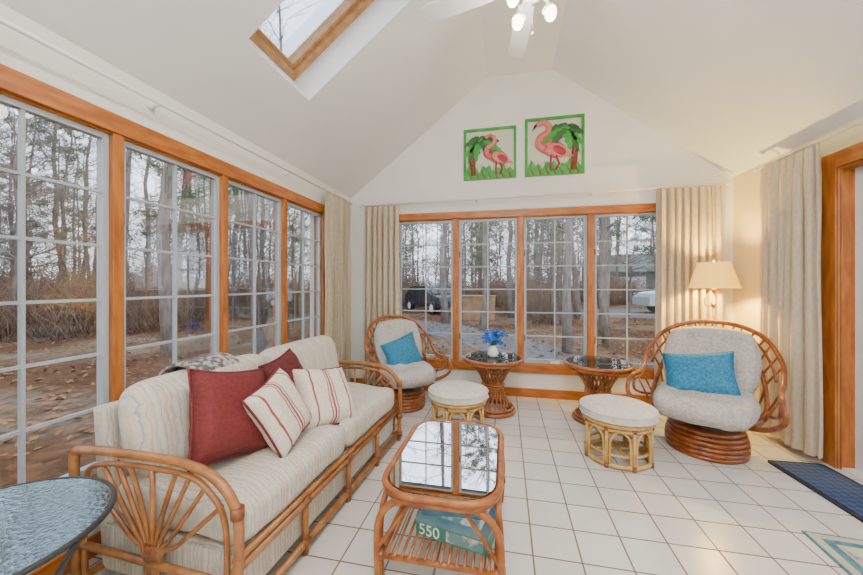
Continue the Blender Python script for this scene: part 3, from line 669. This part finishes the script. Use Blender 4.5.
# ------------------------------------------------------------------ near glass table
gt=empty('glass_side_table',(-1.45,.66,0)); b=MB(); b.ring((0,0,.595),.303,.008,DARK,48); b.ring((0,0,.25),.16,.007,DARK,32)
for k in range(4):
    a=math.radians(25+90*k); ca,sa=math.cos(a),math.sin(a)
    b.tube(catmull([(.29*ca,.29*sa,.59),(.24*ca,.24*sa,.52),(.16*ca,.16*sa,.35),(.15*ca,.15*sa,.22),(.22*ca,.22*sa,.05),(.26*ca,.26*sa,.008)],6),.009,DARK,8)
b.obj('metal_frame',gt); b=MB(); b.lathe((0,0,.592),[(0,0),(.295,0),(.297,.004),(.295,.008),(0,.008)],PGLASS,48,False); b.obj('glass_top',gt)
# ------------------------------------------------------------------ rugs
def rugmat(name,c1,c2,sc,mode):
    m,nt,bs=newmat(name); N=nt.nodes.new; L=nt.links.new; bs.inputs['Roughness'].default_value=.95
    tc=N('ShaderNodeTexCoord'); mp=N('ShaderNodeMapping'); mp.inputs['Rotation'].default_value=(0,0,pi/4 if mode else 0); L(tc.outputs['Object'],mp.inputs[0])
    v=N('ShaderNodeTexChecker' if mode else 'ShaderNodeTexVoronoi'); v.inputs['Scale'].default_value=sc; L(mp.outputs[0],v.inputs['Vector'])
    r=N('ShaderNodeValToRGB'); r.color_ramp.elements[0].color=c4(c1); r.color_ramp.elements[1].color=c4(c2); r.color_ramp.elements[0].position=.3; r.color_ramp.elements[1].position=.5
    L(v.outputs['Fac' if mode else 'Distance'],r.inputs[0]); L(r.outputs[0],bs.inputs['Base Color']); return m
NAVY=rugmat('navy_mat',(.012,.03,.09),(.03,.06,.15),30,1); NAVE=M('navy_edge',(.008,.010,.02),.9)
b=MB(); b.prism(rrect(-.18,.18,-.44,.44,.03,0),NAVE,(0,0,.010)); b.prism(rrect(-.150,.150,-.41,.41,.02,.010),NAVY,(0,0,.004)); b.obj('door_mat',loc=(2.075,2.56,.0),rot=(0,0,math.radians(3)))
C1=rugmat('rug_field',(.07,.20,.24),(.50,.44,.34),16,0); C2=M('rug_teal',(.04,.13,.17),.95,(.08,.22,.26),30); C3=M('rug_cream',(.46,.40,.30),.95)
b=MB()
for i,(s,m_) in enumerate(((0,C2),(.012,C3),(.05,C2),(.085,C3),(.10,C1))):
    b.box((-.27+s,-.48+s,.0015*i),(.27-s,.48-s,.006+.0015*i),m_)
for i in range(10):
    yy=-.4+i*.09; b.prism([(-.02,yy,.0125),(.0,yy-.03,.0125),(.02,yy,.0125),(0,yy+.03,.0125)],C2,(0,0,.0015))
b.obj('area_rug',loc=(1.76,1.68,0),rot=(0,0,math.radians(-4)))
# ------------------------------------------------------------------ outdoors
GZ=-.32
def ground_mat():
    m,nt,bs=newmat('leaf_litter_ground'); N=nt.nodes.new; L=nt.links.new; bs.inputs['Roughness'].default_value=1; bs.inputs['Specular IOR Level'].default_value=.05
    tc=N('ShaderNodeTexCoord'); n=N('ShaderNodeTexNoise'); n.inputs['Scale'].default_value=.35; n.inputs['Detail'].default_value=6; L(tc.outputs['Object'],n.inputs['Vector'])
    r=N('ShaderNodeValToRGB'); r.color_ramp.elements[0].color=(.19,.145,.105,1); r.color_ramp.elements[0].position=.38; r.color_ramp.elements[1].color=(.115,.060,.032,1); r.color_ramp.elements[1].position=.54; L(n.outputs['Fac'],r.inputs[0])
    v=N('ShaderNodeTexVoronoi'); v.inputs['Scale'].default_value=11; L(tc.outputs['Object'],v.inputs['Vector'])
    r2=N('ShaderNodeValToRGB'); r2.color_ramp.elements[0].color=(.4,.38,.36,1); r2.color_ramp.elements[1].color=(1.25,1.15,1.05,1); L(v.outputs['Color'],r2.inputs[0])
    mx=N('ShaderNodeMix'); mx.data_type='RGBA'; mx.blend_type='MULTIPLY'; mx.inputs[0].default_value=.9; L(r.outputs[0],mx.inputs[6]); L(r2.outputs[0],mx.inputs[7]); L(mx.outputs[2],bs.inputs['Base Color']); return m
GM=ground_mat(); b=MB(); b.box((-90,-60,GZ-.1),(90,110,GZ),GM)
LEAF=M('fallen_leaf',(.17,.07,.025),.9,(.30,.15,.07),1.5,spec=.1)
for k in range(14000):
    a=R.uniform(math.radians(50),math.radians(190)); d=5+14*R.random(); x,y=d*math.cos(a),d*math.sin(a)
    if x>XL-.5 and y<YB+.5: continue
    if x<-2.5 and y<9 and R.random()<.5: continue
    s=R.uniform(.03,.06); t=R.uniform(0,6); c=Vector((x,y,GZ+.015+R.random()*.02)); u=Vector((math.cos(t),math.sin(t),R.uniform(-.5,.5)))*s; v=Vector((-math.sin(t),math.cos(t),R.uniform(-.5,.5)))*s*.6
    i=b.add([c-u,c-v,c+u,c+v]); b.face([i,i+1,i+2,i+3],LEAF)
b.obj('yard_ground')
ASPH=M('driveway_asphalt',(.11,.11,.113),.95,(.15,.148,.148),6,spec=.05)
b=MB(); pts=catmull([(1.6,4.6,0),(.9,7.5,0),(-1.0,11,0),(-5,14,0),(-14,16,0)],8)
L_=[];R_=[]
for i,p in enumerate(pts):
    t=(pts[min(i+1,len(pts)-1)]-pts[max(i-1,0)]).normalized(); n_=Vector((-t.y,t.x,0)); w=.8+.02*i; L_.append(p+n_*w); R_.append(p-n_*w)
for i in range(len(pts)-1): b.prism([L_[i]+Vector((0,0,GZ)),R_[i]+Vector((0,0,GZ)),R_[i+1]+Vector((0,0,GZ)),L_[i+1]+Vector((0,0,GZ))],ASPH,(0,0,.01))
b.box((2,18,GZ),(14,24,GZ+.01),ASPH); b.obj('driveway')
BARK=M('tree_bark',(.13,.105,.088),.95,(.25,.21,.185),6,(2,2,.5)); TWIG=M('twig',(.23,.185,.16),.95); NEED=M('pine_needles',(.06,.11,.055),.9,(.12,.18,.09),3)  # bark and twig colours lightened to stand in for outdoor haze
def tree(seed,H_=11,r0=.15,low=2.2,dens=26,pine=False):
    q=random.Random(seed); b=MB(); pts=[];x=y=0
    for i in range(10):
        pts.append(Vector((x,y,H_*i/9))); x+=q.uniform(-.16,.16); y+=q.uniform(-.16,.16)
    b.tube(pts,[r0*(1-.82*i/9)*(1.25 if i==0 else 1) for i in range(10)],BARK,9)
    for k in range(dens):
        t=q.uniform(low/H_,.98); i=min(8,int(t*9)); p=pts[i].lerp(pts[i+1],t*9-i); a=q.uniform(0,2*pi); L1=q.uniform(1.0,2.8)*(1.15-t*.7)
        d=Vector((math.cos(a),math.sin(a),q.uniform(.1,.9))).normalized(); br=[p]
        for j in range(4): br.append(br[-1]+d*L1/4); d=(d+Vector((q.uniform(-.3,.3),q.uniform(-.3,.3),q.uniform(-.1,.3)))).normalized()
        b.tube(br,[.022*(1-t*.4),.017,.012,.008,.004],TWIG,4)
        for m_ in range(7):
            i2=q.randint(1,4); s0=br[i2]; d2=Vector((q.uniform(-1,1),q.uniform(-1,1),q.uniform(-.2,.9))).normalized(); l2=q.uniform(.4,1.0)
            s1=s0+d2*l2*.5+Vector((0,0,.04)); s2=s0+d2*l2; b.tube([s0,s1,s2],[.007,.005,.003],TWIG,3)
            for u in range(4):
                d3=(d2+Vector((q.uniform(-1,1),q.uniform(-1,1),q.uniform(-.5,.8)))).normalized()*q.uniform(.2,.6); s3=s0.lerp(s2,q.uniform(.3,1)); b.tube([s3,s3+d3],[.004,.0025],TWIG,3)
            if pine:
                for u in range(3):
                    for w in range(14):
                        dd=Vector((q.uniform(-1,1),q.uniform(-1,1),q.uniform(-1,1))).normalized()*.17; c=s2+Vector((q.uniform(-.12,.12),q.uniform(-.12,.12),q.uniform(-.1,.1))); n0=dd.orthogonal().normalized()*.014
                        v=b.add([c+n0,c-n0,c+dd]); b.face([v,v+1,v+2],NEED)
    me=b.obj('t'); m=me.data; bpy.data.objects.remove(me); return m
TM=[tree(1,12,.11,2.6,26),tree(2,11,.085,1.8,28),tree(3,13,.14,3.4,24),tree(4,9,.055,1.2,26),tree(5,12,.12,2.6,30,True),tree(6,8,.04,.8,24)]
TWIG2=M('brush_twig',(.22,.135,.09),.95)
def bushm(seed):
    q=random.Random(seed); b=MB()
    for k in range(90):
        a=q.uniform(0,2*pi); s=Vector((q.uniform(-.5,.5),q.uniform(-.5,.5),0)); d=Vector((math.cos(a)*.5,math.sin(a)*.5,1)).normalized(); L1=q.uniform(.4,1.3)
        m1=s+d*L1*.5; e1=m1+(d+Vector((q.uniform(-.6,.6),q.uniform(-.6,.6),0)))*L1*.5; b.tube([s,m1,e1],[.007,.005,.003],TWIG2,3)
        for u in range(4):
            s3=m1.lerp(e1,q.random()); b.tube([s3,s3+Vector((q.uniform(-.25,.25),q.uniform(-.25,.25),q.uniform(0,.3)))],[.004,.002],TWIG2,3)
    me=b.obj('t'); m=me.data; bpy.data.objects.remove(me); return m
BM=[bushm(21),bushm(22)]
wood=empty('woodland'); 
def inst(me,name,x,y,s,rz,lean=.03):
    o=bpy.data.objects.new(name,me); bpy.context.scene.collection.objects.link(o); o.location=(x,y,GZ-.03); o.scale=(s,s,s*R.uniform(.9,1.1)); o.rotation_euler=(R.uniform(-lean,lean),R.uniform(-lean,lean),rz); o.parent=wood
near=[(-7.2,3.0,2),(-7.4,6.4,2),(-10.0,4.6,1),(-9.5,8.2,4),(-6.4,9.2,0),(-3.6,10.5,1),(-.8,12.2,0),(1.45,8.6,0),(2.6,9.8,1),(3.9,8.2,1),(4.5,10.5,4),(2.0,14.5,0),(-2.4,14.0,2),(5.8,12.5,2),(-11,1.4,2),(-9.3,11.5,2),(-9.0,2.6,3),(3.2,12.5,2),(6.5,15.5,0),(.3,17,2),(7.6,18.4,4)]
for i,(x,y,t) in enumerate(near): inst(TM[t],'bare_tree',x,y,1,i*1.7)
cnt=0
while cnt<380:
    a=R.uniform(math.radians(52),math.radians(200)); d=14+42*R.random()**.85; x,y=d*math.cos(a),d*math.sin(a)
    if x>-14 and y<10 : continue
    if 4<x<14 and 17<y<25: continue
    if -7<x<0 and 14<y<23: continue
    if 9<x<24 and 38<y<50: continue
    inst(TM[R.choice([0,1,2,3,3,4,5,5,1])],'bare_tree',x,y,R.uniform(.8,1.3),R.uniform(0,6)); cnt+=1
cnt=0
while cnt<480:
    a=R.uniform(math.radians(50),math.radians(200)); d=15+40*R.random(); x,y=d*math.cos(a),d*math.sin(a)
    if x>-12 and y<15: continue
    if 2<x<18 and 15<y<28: continue
    if 9<x<24 and 38<y<50: continue
    if -7<x<1 and 14<y<23: continue
    inst(R.choice(BM),'brush',x,y,R.uniform(.9,2.4),R.uniform(0,6)); cnt+=1
def vehicle(name,x,y,rz,paint,truck=False):
    e=empty(name,(x,y,GZ+.012),rz); b=MB(); W=.9
    if truck: prof=[(-2.6,.45),(-2.6,1.15),(-.4,1.18),(-.3,1.8),(1.0,1.82),(1.45,1.22),(2.5,1.1),(2.6,.9),(2.6,.45)]
    else: prof=[(-2.2,.4),(-2.25,.9),(-2.0,1.1),(-1.3,1.5),(.4,1.5),(1.1,1.05),(2.0,.92),(2.2,.7),(2.2,.4)]
    GL=M(name+'_glass',(.03,.04,.05),.1)
    b.prism([(p[0],-W,p[1]) for p in prof],paint,(0,2*W,0))
    win=[(-.2,1.25),(-.15,1.7),(.9,1.72),(1.2,1.25)] if truck else [(-1.6,1.08),(-1.2,1.42),(.35,1.42),(.85,1.06)]
    for s in (-1,1): b.prism([(p[0],s*(W+.004),p[1]) for p in win],GL,(0,-s*.01,0))
    if truck: b.box((1.05,-.75,1.3),(1.28,.75,1.66),GL)
    else: b.hexa([(.42,-.75,1.44),(1.12,-.75,1.07),(1.12,.75,1.07),(.42,.75,1.44),(.45,-.75,1.47),(1.15,-.75,1.09),(1.15,.75,1.09),(.45,.75,1.47)],GL)
    for wx in (-1.4,1.4):
        for s in (-1,1):
            n=20; ring=[(wx+.34*math.cos(2*pi*k/n),s*W-.1,.34+.34*math.sin(2*pi*k/n)) for k in range(n)]; b.prism(ring,BLACK,(0,.2,0))
            ring=[(wx+.2*math.cos(2*pi*k/n),s*(W+.104)-.0,.34+.2*math.sin(2*pi*k/n)) for k in range(n)]; b.prism(ring,METALW,(0,.008*s,0))
    b.obj('body',e,bevel=.05)
vehicle('car',-3.9,19.4,math.radians(-50),M('car_paint',(.03,.035,.045),.25))
vehicle('pickup_truck',9.9,21.4,math.radians(188),M('truck_paint',(.50,.52,.55),.25),True)
ga=empty('garage_building',(16.2,44,GZ),math.radians(-14)); b=MB(); SID=M('garage_siding',(.07,.14,.115),.8,(.10,.18,.15),3,(1,1,12)); ROOF=M('garage_roof',(.06,.10,.08),.9,(.10,.14,.12),8)
b.box((-5,-3,0),(5,3,3),SID); b.prism([(-5,-3,3),(-5,3,3),(-5,0,4.8)],SID,(10,0,0))
b.hexa([(-5.4,-3.4,2.85),(5.4,-3.4,2.85),(5.4,0,4.95),(-5.4,0,4.95),(-5.4,-3.4,3.0),(5.4,-3.4,3.0),(5.4,0,5.1),(-5.4,0,5.1)],ROOF)
b.hexa([(-5.4,3.4,2.85),(-5.4,0,4.95),(5.4,0,4.95),(5.4,3.4,2.85),(-5.4,3.4,3.0),(-5.4,0,5.1),(5.4,0,5.1),(5.4,3.4,3.0)],ROOF)
for x in (-3.6,.4): b.box((x,-3.05,0),(x+3,-3,2.4),WHITE)
b.obj('building',ga)
b=MB(); BW=M('weathered_wood',(.25,.13,.06),.8,(.36,.21,.11),4)
for i in range(9): b.box((-.8+i*.18,-.4,0),(-.8+i*.18+.165,-.37,1.05),BW); b.box((-.8+i*.18,.37,0),(-.8+i*.18+.165,.4,1.05),BW)
for i in range(4): b.box((-.81,-.37+i*.185,0),(-.78,-.37+i*.185+.17,1.05),BW); b.box((.785,-.37+i*.185,0),(.815,-.37+i*.185+.17,1.05),BW)
b.box((-.85,-.45,1.05),(.86,.45,1.1),BW); b.obj('wooden_storage_bin',loc=(-1.25,15.9,GZ))
# ------------------------------------------------------------------ world, sun, camera
w=bpy.data.worlds.new('sky'); bpy.context.scene.world=w; w.use_nodes=True; nt=w.node_tree; bg=nt.nodes['Background']
tc=nt.nodes.new('ShaderNodeTexCoord'); sx_=nt.nodes.new('ShaderNodeSeparateXYZ'); rp=nt.nodes.new('ShaderNodeValToRGB')
rp.color_ramp.elements[0].position=0; rp.color_ramp.elements[0].color=(.86,.92,1,1); rp.color_ramp.elements[1].position=.8; rp.color_ramp.elements[1].color=(.64,.78,1,1)
nt.links.new(tc.outputs['Generated'],sx_.inputs[0]); nt.links.new(sx_.outputs[2],rp.inputs[0]); nt.links.new(rp.outputs[0],bg.inputs[0]); bg.inputs[1].default_value=4.2
s=light('sun','SUN',(0,0,10),2.8,(1,.91,.80),None,.4,(math.radians(50),0,math.radians(150))); s.data.angle=math.radians(20)
cam=bpy.data.cameras.new('camera'); co=bpy.data.objects.new('camera',cam); bpy.context.scene.collection.objects.link(co)
co.location=(0,0,1.3); co.rotation_euler=(pi/2,0,math.radians(12)); cam.sensor_width=36; cam.lens=345/863*36; cam.shift_y=-3.5/863; cam.clip_start=.05; cam.clip_end=300
bpy.context.scene.camera=co
